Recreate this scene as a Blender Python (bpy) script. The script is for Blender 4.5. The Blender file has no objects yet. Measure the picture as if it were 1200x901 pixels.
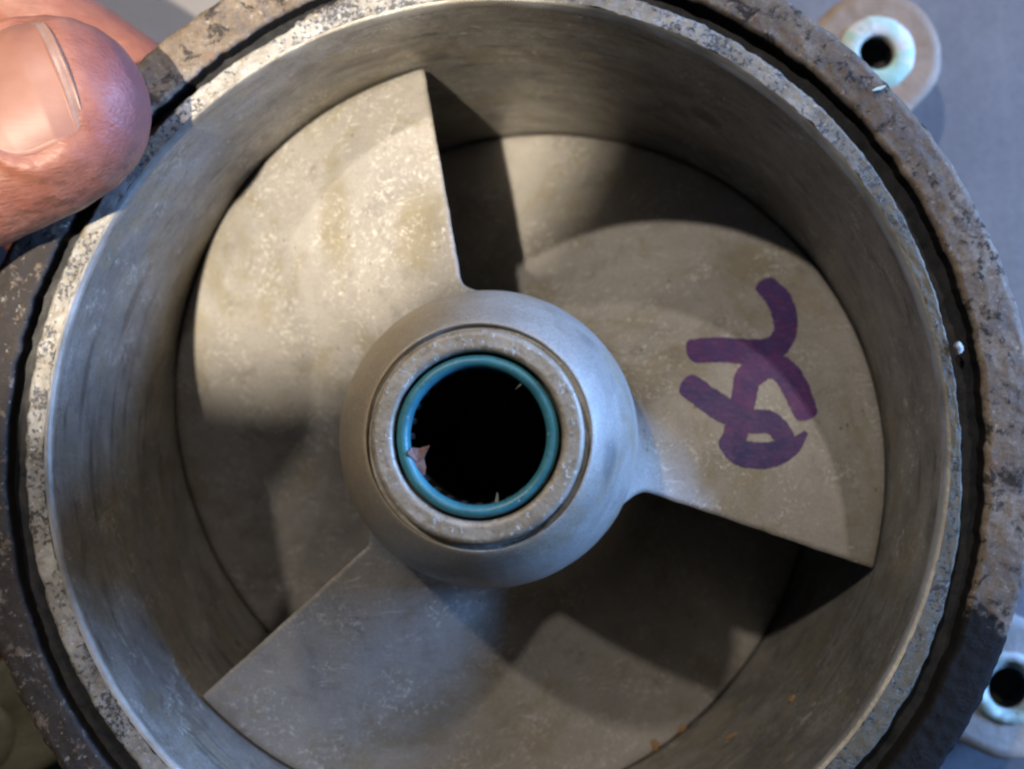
import bpy, bmesh, math, random
import numpy as np
from mathutils import Vector, Matrix, noise

MM = 0.001
rnd = random.Random(7)
scene = bpy.context.scene
C = scene.collection

# ------------------------------------------------------------------ camera
cam_d = bpy.data.cameras.new('camera')
cam = bpy.data.objects.new('camera', cam_d)
C.objects.link(cam)
cam.matrix_world = Matrix(((0.99895158, 0.0, 0.04577919, 0.0104487),
                           (0.00314255, 0.99764109, -0.06857388, -0.001616),
                           (-0.0456712, 0.06864585, 0.99659515, 0.1442862),
                           (0, 0, 0, 1)))
cam_d.sensor_width = 36.0
cam_d.lens = 32.46
cam_d.clip_start = 0.005
cam_d.clip_end = 50
cam_d.dof.use_dof = True
cam_d.dof.focus_distance = 0.136
cam_d.dof.aperture_fstop = 15
scene.camera = cam

# ------------------------------------------------------------------ world and lamps
world = bpy.data.worlds.new('World')
scene.world = world
world.use_nodes = True
bg = world.node_tree.nodes['Background']
bg.inputs['Color'].default_value = (0.80, 0.86, 1.0, 1)
bg.inputs['Strength'].default_value = 0.013


def aim(o, pos, target):
    o.location = Vector(pos)
    d = Vector(target) - Vector(pos)
    o.rotation_euler = d.to_track_quat('-Z', 'Y').to_euler()


def area(name, pos, target, size, watts, col, size_y=None):
    l = bpy.data.lights.new(name, 'AREA')
    l.shape = 'DISK' if size_y is None else 'RECTANGLE'
    l.size = size
    if size_y:
        l.size_y = size_y
    l.energy = watts
    l.color = col
    o = bpy.data.objects.new(name, l)
    C.objects.link(o)
    aim(o, pos, target)
    return o


# work lamp, slightly to the left overhead; its narrow beam stands in for the camera's shadow past the hub
spot = bpy.data.lights.new('work_lamp', 'SPOT')
spot.energy = 78
spot.color = (1.0, 0.88, 0.70)
spot.spot_size = math.radians(6.75)
spot.spot_blend = 0.07
spot.shadow_soft_size = 0.012
so = bpy.data.objects.new('work_lamp', spot)
C.objects.link(so)
aim(so, (-0.047 - 0.18, 0.070 - 0.27, 0.97), (-0.050, 0.073, -0.03))
# ceiling lamp beyond the top of the picture, a little to the left
area('ceiling_lamp', (-0.40 * 1.2, 0.63 * 1.2, 1.2), (0, 0, -0.02), 0.055, 8.4, (1.0, 0.90, 0.78))
# second ceiling lamp beyond the upper right
area('ceiling_lamp_two', (0.54 * 1.3, 0.92 * 1.3, 1.3), (0, 0, -0.02), 0.08, 6.8, (1.0, 0.91, 0.82))
# blue daylight from a window on the right
area('window_daylight', (1.28, 0.34, 0.285), (0, 0, 0), 0.7, 36, (0.24, 0.48, 1.0), 0.34)

scene.view_settings.view_transform = 'Standard'
scene.view_settings.look = 'None'
scene.view_settings.exposure = 0.38
scene.view_settings.gamma = 1.0
scene.cycles.max_bounces = 8
scene.cycles.filter_width = 2.3


# ------------------------------------------------------------------ material helpers
class NT:
    def __init__(self, name):
        self.m = bpy.data.materials.new(name)
        self.m.use_nodes = True
        self.t = self.m.node_tree
        self.n = self.t.nodes
        self.b = self.n['Principled BSDF']
        self.co = self.n.new('ShaderNodeTexCoord').outputs['Object']

    def link(self, a, b):
        self.t.links.new(a, b)

    def val(self, sock, v):
        if isinstance(v, bpy.types.NodeSocket):
            self.link(v, sock)
        elif isinstance(v, (tuple, list)) and len(v) == 3 and sock.type == 'RGBA':
            sock.default_value = (*v, 1)
        else:
            sock.default_value = v

    def mp(self, scale, loc=(0, 0, 0), rot=(0, 0, 0)):
        """object coordinates in millimetres, divided by a feature size"""
        n = self.n.new('ShaderNodeMapping')
        s = scale if isinstance(scale, (tuple, list)) else (scale,) * 3
        n.inputs['Scale'].default_value = [1000.0 / k for k in s]
        n.inputs['Location'].default_value = loc
        n.inputs['Rotation'].default_value = rot
        self.link(self.co, n.inputs['Vector'])
        return n.outputs[0]

    def noise(self, size, detail=4, rough=0.55, dist=0.0, loc=(0, 0, 0), lac=2.0):
        n = self.n.new('ShaderNodeTexNoise')
        self.link(self.mp(size, loc), n.inputs['Vector'])
        n.inputs['Scale'].default_value = 1.0
        n.inputs['Detail'].default_value = detail
        n.inputs['Roughness'].default_value = rough
        n.inputs['Distortion'].default_value = dist
        n.inputs['Lacunarity'].default_value = lac
        return n.outputs['Fac']

    def voronoi(self, size, feature='F1', loc=(0, 0, 0), out='Distance'):
        n = self.n.new('ShaderNodeTexVoronoi')
        n.feature = feature
        self.link(self.mp(size, loc), n.inputs['Vector'])
        n.inputs['Scale'].default_value = 1.0
        return n.outputs[out]

    def step(self, v, lo, hi, a=0.0, b=1.0):
        n = self.n.new('ShaderNodeMapRange')
        n.interpolation_type = 'SMOOTHSTEP'
        self.val(n.inputs['Value'], v)
        n.inputs['From Min'].default_value = lo
        n.inputs['From Max'].default_value = hi
        n.inputs['To Min'].default_value = a
        n.inputs['To Max'].default_value = b
        return n.outputs[0]

    def ma(self, op, a, b=0.0):
        n = self.n.new('ShaderNodeMath')
        n.operation = op
        self.val(n.inputs[0], a)
        self.val(n.inputs[1], b)
        return n.outputs[0]

    def mix(self, f, a, b, mode='MIX'):
        n = self.n.new('ShaderNodeMix')
        n.data_type = 'RGBA'
        n.blend_type = mode
        self.val(n.inputs[0], f)
        self.val(n.inputs[6], a)
        self.val(n.inputs[7], b)
        return n.outputs[2]

    def ramp(self, v, stops):
        n = self.n.new('ShaderNodeValToRGB')
        e = n.color_ramp.elements
        while len(e) < len(stops):
            e.new(0.5)
        for k, (p, c) in enumerate(stops):
            e[k].position = p
            e[k].color = (*c, 1)
        self.val(n.inputs[0], v)
        return n.outputs[0]

    def spotmask(self, pos, rad, soft, wob=0.0, size=4.0):
        """1 inside a stain of given centre and size (mm), 0 outside"""
        n = self.n.new('ShaderNodeVectorMath')
        n.operation = 'SUBTRACT'
        self.link(self.co, n.inputs[0])
        n.inputs[1].default_value = [k * MM for k in pos]
        d = self.n.new('ShaderNodeVectorMath')
        d.operation = 'DIVIDE'
        self.link(n.outputs[0], d.inputs[0])
        d.inputs[1].default_value = [k * MM for k in (rad if isinstance(rad, (tuple, list)) else (rad,) * 3)]
        l = self.n.new('ShaderNodeVectorMath')
        l.operation = 'LENGTH'
        self.link(d.outputs[0], l.inputs[0])
        v = l.outputs['Value']
        if wob:
            v = self.ma('ADD', v, self.ma('MULTIPLY', self.ma('SUBTRACT', self.noise(size, 5, 0.6), 0.5), wob))
        return self.step(v, 1 - soft, 1 + soft, 1.0, 0.0)

    def below(self, z, soft, rmin, rmax):
        """1 below height z (mm) and between two radii"""
        x = self.n.new('ShaderNodeSeparateXYZ')
        self.link(self.co, x.inputs[0])
        r = self.ma('SQRT', self.ma('ADD', self.ma('MULTIPLY', x.outputs[0], x.outputs[0]), self.ma('MULTIPLY', x.outputs[1], x.outputs[1])))
        m = self.step(x.outputs[2], (z - soft) * MM, (z + soft) * MM, 1.0, 0.0)
        m = self.ma('MULTIPLY', m, self.step(r, (rmin - 0.2) * MM, (rmin + 0.2) * MM))
        return self.ma('MULTIPLY', m, self.step(r, (rmax - 0.2) * MM, (rmax + 0.2) * MM, 1.0, 0.0))

    def bump(self, h, dist, strength=1.0, prev=None):
        n = self.n.new('ShaderNodeBump')
        n.inputs['Distance'].default_value = dist * MM
        n.inputs['Strength'].default_value = strength
        self.val(n.inputs['Height'], h)
        if prev is not None:
            self.link(prev, n.inputs['Normal'])
        return n.outputs[0]

    def done(self, color, rough, metal=0.0, normal=None, spec=0.5, **kw):
        self.val(self.b.inputs['Base Color'], color)
        self.val(self.b.inputs['Roughness'], rough)
        self.val(self.b.inputs['Metallic'], metal)
        self.b.inputs['Specular IOR Level'].default_value = spec
        for k, v in kw.items():
            self.val(self.b.inputs[k.replace('_', ' ')], v)
        if normal is not None:
            self.link(normal, self.b.inputs['Normal'])
        return self.m


def worms(t, size, loc=(0, 0, 0), width=0.02, dist=1.5):
    """short crinkled scratch lines"""
    n = t.noise(size, 3, 0.6, dist, loc)
    a = t.ma('ABSOLUTE', t.ma('SUBTRACT', n, 0.5))
    return t.step(a, width * 0.3, width, 1.0, 0.0)


def mat_cast():
    """sand-cast aluminium of the impeller, oxidised and scuffed"""
    t = NT('cast_aluminium')
    base = t.ramp(t.noise(30, 6, 0.65, 0.4), [(0.30, (0.320, 0.305, 0.290)), (0.5, (0.375, 0.352, 0.322)), (0.70, (0.43, 0.405, 0.375))])
    olive = t.ma('MULTIPLY', t.step(t.noise(15, 7, 0.72, 0.5, (3.1, 1.7, 0.4)), 0.50, 0.62), 0.62)
    base = t.mix(olive, base, (0.29, 0.252, 0.165))
    grime = t.ma('MULTIPLY', t.step(t.noise(12, 8, 0.75, 0.3, (7.7, 2.2, 5)), 0.52, 0.66), 0.48)
    base = t.mix(grime, base, (0.16, 0.145, 0.135))
    for p, r in (((-13, 37, -15), (4, 7, 12)), ((-30, 40, -25), (3, 9, 12)), ((48, 33, -36), (6, 5, 9))):
        base = t.mix(t.ma('MULTIPLY', t.spotmask(p, r, 0.5, 1.0, 4.0), 0.6), base, (0.23, 0.195, 0.105))
    # casting grain
    grain = t.noise(0.42, 4, 0.75, 0, (2, 3, 4))
    base = t.mix(t.step(grain, 0.35, 0.68, 0.0, 0.42), base, (0.20, 0.18, 0.165))
    pale = t.step(t.noise(0.6, 3, 0.7, 0, (6, 2, 6)), 0.58, 0.70, 0.0, 0.22)
    base = t.mix(pale, base, (0.62, 0.59, 0.55))
    # pale crinkled scuffs in patches
    patch = t.step(t.noise(12, 4, 0.6, 0.3, (0.3, 9.2, 1)), 0.45, 0.57)
    sc = t.ma('MULTIPLY', worms(t, 2.7, (2, 5, 1), 0.030, 1.6), patch)
    sc = t.ma('MULTIPLY', sc, t.step(t.noise(1.3, 3, 0.6, 0, (4, 4, 4)), 0.46, 0.57))
    base = t.mix(t.ma('MULTIPLY', sc, 0.75), base, (0.68, 0.66, 0.62))
    # scratches along the flow
    s1 = worms(t, (16, 3.0, 9), (1, 7, 2), 0.007, 0.5)
    s1 = t.ma('MULTIPLY', s1, t.step(t.noise(8, 3, 0.6, 0, (3, 8, 8)), 0.52, 0.62))
    base = t.mix(t.ma('MULTIPLY', s1, 0.65), base, (0.68, 0.66, 0.62))
    fl = t.step(t.voronoi(2.2, 'F1', (5, 1, 2)), 0.08, 0.16, 1.0, 0.0)
    fl = t.ma('MULTIPLY', fl, t.step(t.noise(9, 3, 0.6, 0, (1, 8, 3)), 0.52, 0.62))
    base = t.mix(t.ma('MULTIPLY', fl, 0.38), base, (0.70, 0.67, 0.60))
    pit = t.step(t.voronoi(3.3, 'F1', (2, 9, 4)), 0.06, 0.13, 1.0, 0.0)
    pit = t.ma('MULTIPLY', pit, t.step(t.noise(7, 3, 0.6, 0, (4, 1, 3)), 0.50, 0.60))
    base = t.mix(t.ma('MULTIPLY', pit, 0.6), base, (0.11, 0.095, 0.08))
    rough = t.step(t.noise(5, 4, 0.6), 0.3, 0.7, 0.46, 0.66)
    nb = t.bump(grain, 0.10, 0.8)
    nb = t.bump(t.noise(7, 3, 0.5), 0.5, 0.30, nb)
    nb = t.bump(sc, 0.06, 0.6, nb)
    nb = t.bump(t.ma('SUBTRACT', 1.0, pit), 0.2, 0.6, nb)
    return t.done(base, rough, 0.28, nb)


def mat_hub():
    """hub: smoother metal, tan deposit, faint dark smudges"""
    t = NT('hub_aluminium')
    base = t.ramp(t.noise(15, 5, 0.6, 0.5), [(0.32, (0.34, 0.325, 0.31)), (0.52, (0.41, 0.39, 0.36)), (0.68, (0.47, 0.45, 0.42))])
    tan = t.ma('MAXIMUM', t.ma('MULTIPLY', t.step(t.noise((16, 16, 16), 5, 0.65, 0.5, (2, 2, 7)), 0.48, 0.64), 0.5), t.ma('MULTIPLY', t.spotmask((-20, 6, 6), (19, 25, 22), 0.5, 0.8, 5.0), 0.75))
    base = t.mix(tan, base, (0.36, 0.27, 0.145))
    d = t.spotmask((18.2, -3.2, 14.4), (1.5, 3.0, 2.2), 0.5, 0.9, 2.5)
    base = t.mix(t.ma('MULTIPLY', d, 0.62), base, (0.10, 0.11, 0.125))
    d = t.spotmask((15.6, 14.0, 9.3), (2.2, 1.6, 3), 0.6, 0.9, 3.0)
    base = t.mix(t.ma('MULTIPLY', d, 0.4), base, (0.12, 0.12, 0.13))
    dk = t.step(t.noise(1.1, 4, 0.7), 0.58, 0.74)
    base = t.mix(t.ma('MULTIPLY', dk, 0.35), base, (0.17, 0.15, 0.12))
    pf = t.ma('MULTIPLY', t.step(t.noise(0.8, 3, 0.7, 0, (3, 3, 3)), 0.63, 0.72), 0.5)
    base = t.mix(pf, base, (0.72, 0.68, 0.62))
    gr = t.noise(0.4, 4, 0.75, 0, (5, 3, 1))
    base = t.mix(t.step(gr, 0.38, 0.66, 0.0, 0.45), base, (0.20, 0.175, 0.145))
    nb = t.bump(gr, 0.09, 0.8)
    return t.done(base, t.step(t.noise(4, 4, 0.6), 0.3, 0.7, 0.42, 0.60), 0.28, nb)


def mat_collar():
    """machined seat round the seal, salt flecks"""
    t = NT('collar_metal')
    base = t.ramp(t.noise(6, 5, 0.65, 0.5), [(0.32, (0.27, 0.225, 0.155)), (0.5, (0.36, 0.325, 0.27)), (0.68, (0.45, 0.42, 0.38))])
    base = t.mix(t.ma('MULTIPLY', t.step(t.noise(1.3, 4, 0.7), 0.52, 0.68), 0.55), base, (0.15, 0.12, 0.09))
    salt = t.step(t.noise(0.9, 5, 0.72, 0, (9, 1, 3)), 0.57, 0.64)
    salt = t.ma('MULTIPLY', salt, t.step(t.noise(5, 4, 0.6, 0, (1, 6, 3)), 0.40, 0.56))
    base = t.mix(t.ma('MULTIPLY', salt, 0.8), base, (0.75, 0.72, 0.69))
    nb = t.bump(t.noise(0.45, 4, 0.7), 0.12, 0.8)
    nb = t.bump(salt, 0.12, 0.6, nb)
    return t.done(base, 0.48, 0.3, nb)


def mat_bore():
    """bore wall: worn metal with blotches, smears along the circumference, residue and flecks"""
    t = NT('bore_metal')
    base = t.ramp(t.noise((17, 17, 12), 9, 0.72, 0.3), [(0.34, (0.145, 0.135, 0.122)), (0.50, (0.215, 0.203, 0.182)), (0.66, (0.30, 0.285, 0.258))])
    ol = t.step(t.noise((15, 15, 10), 7, 0.7, 0.3, (6, 2, 9)), 0.50, 0.60)
    base = t.mix(t.ma('MULTIPLY', ol, 0.5), base, (0.225, 0.19, 0.115))
    bl = t.step(t.noise((9, 9, 6), 8, 0.75, 0.5, (3, 3, 2)), 0.54, 0.62)
    base = t.mix(t.ma('MULTIPLY', bl, 0.5), base, (0.10, 0.088, 0.074))
    st = t.step(t.noise((21, 21, 1.5), 6, 0.7, 0.3, (2, 3, 5)), 0.555, 0.61)
    st = t.ma('MULTIPLY', st, t.step(t.noise((14, 14, 6), 4, 0.6, 0, (9, 3, 5)), 0.44, 0.58))
    base = t.mix(t.ma('MULTIPLY', st, 0.75), base, (0.055, 0.052, 0.054))
    st2 = t.step(t.noise((16, 16, 0.9), 5, 0.7, 0.2, (8, 1, 2)), 0.57, 0.65)
    base = t.mix(t.ma('MULTIPLY', st2, 0.35), base, (0.40, 0.385, 0.36))
    ru = t.step(t.noise((5, 5, 4), 7, 0.75, 0.6, (3, 9, 4)), 0.61, 0.69)
    base = t.mix(t.ma('MULTIPLY', ru, 0.7), base, (0.13, 0.068, 0.036))
    for p, r in (((24, 66, -20), (4.5, 9, 2.0)), ((-22, 66, -12), (8, 9, 1.5)), ((-64, 24, -18), (9, 7, 1.2)), ((38, 59, -22), (3.0, 8, 2.2)), ((-69, 10, -9), (5, 9, 0.8)), ((-69, -8, -13), (5, 8, 0.8))):
        base = t.mix(t.ma('MULTIPLY', t.spotmask(p, r, 0.3, 1.1, 3.0), 0.6), base, (0.06, 0.05, 0.046))
    sc = t.ma('MULTIPLY', worms(t, (4.5, 4.5, 2.6), (2, 5, 1), 0.022, 1.0), t.step(t.noise(8, 3, 0.6, 0, (5, 5, 5)), 0.53, 0.62))
    base = t.mix(t.ma('MULTIPLY', sc, 0.6), base, (0.60, 0.57, 0.51))
    gr = t.noise(0.5, 5, 0.78, 0, (4, 1, 4))
    base = t.mix(t.step(gr, 0.40, 0.66, 0.0, 0.5), base, (0.085, 0.077, 0.068))
    low = t.spotmask((46, -52, -35), (34, 28, 34), 0.4, 0.4, 10.0)
    fl = t.ma('ADD', t.noise((1.7, 1.7, 1.1), 4, 0.65, 0.6, (7, 7, 1)), t.ma('MULTIPLY', low, 0.045))
    fl = t.ma('MULTIPLY', t.step(fl, 0.64, 0.69), t.step(t.noise(10, 3, 0.6, 0, (1, 5, 8)), 0.46, 0.56))
    base = t.mix(t.ma('MULTIPLY', fl, 0.65), base, (0.44, 0.36, 0.25))
    sco = t.noise((60, 60, 0.32), 3, 0.6)
    nb = t.bump(sco, 0.05, 0.5)
    nb = t.bump(gr, 0.09, 0.7, nb)
    nb = t.bump(t.noise(9, 4, 0.6), 0.4, 0.3, nb)
    rough = t.step(t.noise((9, 9, 4), 6, 0.7, 0, (4, 2, 1)), 0.35, 0.65, 0.30, 0.54)
    return t.done(base, rough, 0.26, nb)


def mat_lip():
    """inner lip: pale worn metal with small dark pits and tan residue, grimy on the right"""
    t = NT('pitted_lip')
    base = t.ramp(t.noise(9, 7, 0.7), [(0.34, (0.17, 0.145, 0.105)), (0.5, (0.29, 0.27, 0.24)), (0.66, (0.45, 0.44, 0.42))])
    right = t.spotmask((78, -14, 0), (42, 72, 30), 0.35, 0.4, 12.0)
    base = t.mix(t.ma('MULTIPLY', right, 0.85), base, (0.125, 0.112, 0.078))
    tn = t.step(t.noise(3.2, 6, 0.72, 0, (2, 7, 2)), 0.54, 0.62)
    base = t.mix(t.ma('MULTIPLY', tn, 0.55), base, (0.19, 0.135, 0.075))
    amt = t.step(t.noise(8, 5, 0.65, 0, (8, 3, 1)), 0.38, 0.62, -0.05, 0.085)
    d = t.step(t.ma('ADD', t.noise(0.85, 6, 0.75, 0, (5, 2, 8)), amt), 0.545, 0.60)
    base = t.mix(t.ma('MULTIPLY', d, 0.88), base, (0.05, 0.046, 0.045))
    wn = t.step(t.noise(0.8, 4, 0.7, 0, (1, 2, 3)), 0.60, 0.66)
    base = t.mix(t.ma('MULTIPLY', t.ma('MULTIPLY', wn, 0.6), t.step(right, 0, 1, 1.0, 0.35)), base, (0.74, 0.72, 0.69))
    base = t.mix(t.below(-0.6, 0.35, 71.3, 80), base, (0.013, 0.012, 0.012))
    nb = t.bump(t.ma('SUBTRACT', 1.0, d), 0.12, 0.7)
    nb = t.bump(t.noise(0.5, 5, 0.75), 0.10, 0.7, nb)
    return t.done(base, 0.5, 0.25, nb)


def mat_edge():
    t = NT('bright_edge')
    base = t.ramp(t.noise((12, 12, 4), 4, 0.6), [(0.35, (0.17, 0.155, 0.13)), (0.65, (0.38, 0.365, 0.34))])
    return t.done(base, 0.42, 0.6, t.bump(t.noise(0.7, 5, 0.75), 0.12, 0.8))


def mat_groove():
    t = NT('dirty_groove')
    base = t.ramp(t.noise(3, 5, 0.65), [(0.35, (0.010, 0.011, 0.014)), (0.55, (0.022, 0.023, 0.027)), (0.75, (0.032, 0.028, 0.026))])
    return t.done(base, 0.42, 0.0, t.bump(t.noise(1.1, 4, 0.6), 0.15, 0.5))


def mat_rim():
    """outer rim: worn casting, tan and grey with remains of black paint"""
    t = NT('scaly_rim')
    base = t.ramp(t.noise(9, 7, 0.72, 0.3), [(0.32, (0.12, 0.088, 0.062)), (0.50, (0.20, 0.155, 0.115)), (0.68, (0.31, 0.26, 0.205))])
    g = t.step(t.noise(5, 6, 0.72, 0.4, (6, 1, 3)), 0.50, 0.62)
    base = t.mix(t.ma('MULTIPLY', g, 0.6), base, (0.125, 0.115, 0.12))
    grain = t.noise(0.55, 5, 0.78, 0, (1, 1, 4))
    base = t.mix(t.step(grain, 0.40, 0.66, 0.0, 0.5), base, (0.085, 0.068, 0.055))
    r = t.step(t.noise(4, 5, 0.72, 0.4, (9, 9, 3)), 0.57, 0.68)
    base = t.mix(t.ma('MULTIPLY', r, 0.5), base, (0.19, 0.095, 0.05))
    # paint left over: heavier on the left and lower left
    left = t.spotmask((-84, -26, 0), (42, 78, 30), 0.4, 0.3, 10.0)
    kn = t.ma('ADD', t.noise(3.6, 7, 0.75, 0.5, (2, 6, 3)), t.ma('MULTIPLY', left, 0.15))
    k = t.step(kn, 0.525, 0.61)
    base = t.mix(t.ma('MULTIPLY', k, 0.85), base, (0.022, 0.020, 0.021))
    wn = t.step(t.noise(1.2, 4, 0.75, 0, (3, 1, 9)), 0.60, 0.68)
    base = t.mix(t.ma('MULTIPLY', wn, 0.45), base, (0.50, 0.46, 0.40))
    p = t.ma('MAXIMUM', t.spotmask((66, -48, 0), (13, 17, 12), 0.06, 0.9, 4.0), t.spotmask((74, -36, 0), (6.5, 10, 9), 0.08, 1.0, 3.0))
    base = t.mix(p, base, (0.010, 0.010, 0.011))
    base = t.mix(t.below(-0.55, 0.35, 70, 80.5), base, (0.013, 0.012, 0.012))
    h = t.ma('ADD', t.ma('MULTIPLY', k, 0.25), t.noise(1.3, 7, 0.75))
    nb = t.bump(h, 0.26, 0.7)
    nb = t.bump(grain, 0.08, 0.7, nb)
    return t.done(base, t.step(t.ma('MAXIMUM', p, k), 0, 1, 0.52, 0.78), 0.06, nb, 0.2)


def mat_outer():
    t = NT('barrel_paint')
    base = t.ramp(t.noise(14, 5, 0.65), [(0.35, (0.09, 0.085, 0.08)), (0.65, (0.22, 0.19, 0.16))])
    return t.done(base, 0.55, 0.2, t.bump(t.noise(2, 5, 0.65), 0.4, 0.7))


def mat_ear(name, stops, green):
    t = NT(name)
    base = t.ramp(t.noise(9, 5, 0.65, 0.5), stops)
    if green:
        g = t.step(t.noise(9, 4, 0.6, 0.4, (1, 4, 2)), 0.46, 0.60)
        base = t.mix(t.ma('MULTIPLY', g, green), base, (0.33, 0.64, 0.50))
    base = t.mix(t.ma('MULTIPLY', t.step(t.noise(2.5, 4, 0.7), 0.58, 0.7), 0.35), base, (0.22, 0.16, 0.10))
    return t.done(base, 0.6, 0.05, t.bump(t.noise(1.5, 4, 0.65), 0.3, 0.6))


def mat_table():
    t = NT('bench_top')
    base = t.ramp(t.noise(70, 5, 0.6, 0.5), [(0.35, (0.155, 0.165, 0.195)), (0.65, (0.235, 0.24, 0.265))])
    base = t.mix(t.ma('MULTIPLY', t.step(t.noise((3, 40, 40), 4, 0.6, 0.3), 0.5, 0.68), 0.10), base, (0.30, 0.30, 0.31))
    base = t.mix(t.step(t.noise(1.6, 5, 0.75), 0.4, 0.68, 0.0, 0.4), base, (0.10, 0.105, 0.125))
    wr = t.ma('MULTIPLY', t.spotmask((-120, -90, -76), (42, 60, 30), 0.3, 0.5, 30.0), 0.8)
    base = t.mix(wr, base, (0.105, 0.105, 0.060))
    base = t.mix(t.ma('MULTIPLY', t.spotmask((-70, 130, -76), (60, 40, 30), 0.4, 0.5, 30.0), 0.8), base, (0.135, 0.118, 0.105))
    return t.done(base, 0.5, 0.0, t.bump(t.noise(1.2, 4, 0.6), 0.15, 0.5))


def mat_simple(name, stops, rough, metal=0.0, size=3.0, bump=0.1, **kw):
    t = NT(name)
    return t.done(t.ramp(t.noise(size, 4, 0.65), stops), rough, metal, t.bump(t.noise(size * 0.3, 4, 0.65), bump, 0.7), **kw)


def mat_seal():
    t = NT('teal_rubber')
    base = t.ramp(t.noise(5, 4, 0.6), [(0.35, (0.032, 0.165, 0.215)), (0.65, (0.055, 0.235, 0.290))])
    base = t.mix(t.ma('MULTIPLY', t.step(t.noise(0.7, 3, 0.7), 0.66, 0.74), 0.8), base, (0.45, 0.55, 0.55))
    base = t.mix(t.step(t.noise(1.8, 6, 0.75, 0, (3, 3, 3)), 0.54, 0.66, 0.0, 0.5), base, (0.03, 0.07, 0.07))
    return t.done(base, 0.38, 0.0, t.bump(t.noise(0.6, 5, 0.7), 0.08, 0.6))


def mat_ink(name, a, b, c):
    t = NT(name)
    base = t.ramp(t.noise(3.0, 5, 0.65, 0.8), [(0.32, a), (0.50, b), (0.66, c)])
    streak = t.noise((2.6, 0.5, 2.0), 4, 0.65, 0.4, (2, 2, 2))
    base = t.mix(t.step(streak, 0.50, 0.68, 0.0, 0.35), base, (0.19, 0.10, 0.24))
    thin = t.step(t.noise(0.55, 5, 0.78), 0.56, 0.68, 0.0, 0.5)
    base = t.mix(thin, base, (0.24, 0.19, 0.26))
    return t.done(base, 0.48, 0.10, t.bump(t.noise(0.42, 4, 0.75, 0, (2, 3, 4)), 0.10, 0.8))


def mat_skin():
    t = NT('skin')
    base = t.ramp(t.noise(9, 4, 0.6, 0.4), [(0.32, (0.20, 0.068, 0.045)), (0.52, (0.26, 0.100, 0.069)), (0.68, (0.31, 0.135, 0.096))])
    base = t.mix(t.ma('MULTIPLY', t.step(t.noise(2.2, 5, 0.7), 0.54, 0.7), 0.35), base, (0.27, 0.095, 0.065))
    # purplish shade on the fingertip, painted into the skin colour
    tip = t.spotmask((-47, 50, 12), (10, 14, 12), 0.55, 0.3, 6.0)
    base = t.mix(t.ma('MULTIPLY', tip, 0.75), base, (0.165, 0.055, 0.068))
    # streaky shade along the thumb's lower side, put into the skin colour
    gr = t.ma('MULTIPLY', t.spotmask((-64, 34, 8), (26, 10, 10), 0.5, 0.8, 5.0), t.step(t.noise((5, 1.2, 2), 5, 0.7), 0.44, 0.62))
    base = t.mix(t.ma('MULTIPLY', gr, 0.75), base, (0.10, 0.046, 0.030))
    ridg = t.noise((4.5, 0.55, 0.55), 3, 0.6, 0.5)
    base = t.mix(t.ma('MULTIPLY', t.step(ridg, 0.52, 0.68), 0.42), base, (0.20, 0.07, 0.05))
    nb = t.bump(ridg, 0.24, 0.65)
    nb = t.bump(t.voronoi((0.9, 0.55, 0.55), 'F1'), 0.05, 0.3, nb)
    m = t.done(base, t.step(t.noise(2, 4, 0.6), 0.3, 0.7, 0.40, 0.56), 0.0, nb, 0.45)
    t.b.subsurface_method = 'RANDOM_WALK'
    t.b.inputs['Subsurface Weight'].default_value = 0.25
    t.b.inputs['Subsurface Radius'].default_value = (1.0, 0.35, 0.2)
    t.b.inputs['Subsurface Scale'].default_value = 0.0016
    return m


def mat_nail():
    t = NT('nail')
    base = t.ramp(t.noise(8, 3, 0.5), [(0.35, (0.23, 0.102, 0.074)), (0.65, (0.28, 0.136, 0.101))])
    nb = t.bump(t.noise((9, 0.7, 0.7), 2, 0.5), 0.05, 0.5)
    return t.done(base, 0.46, 0.0, nb, 0.4)


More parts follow.
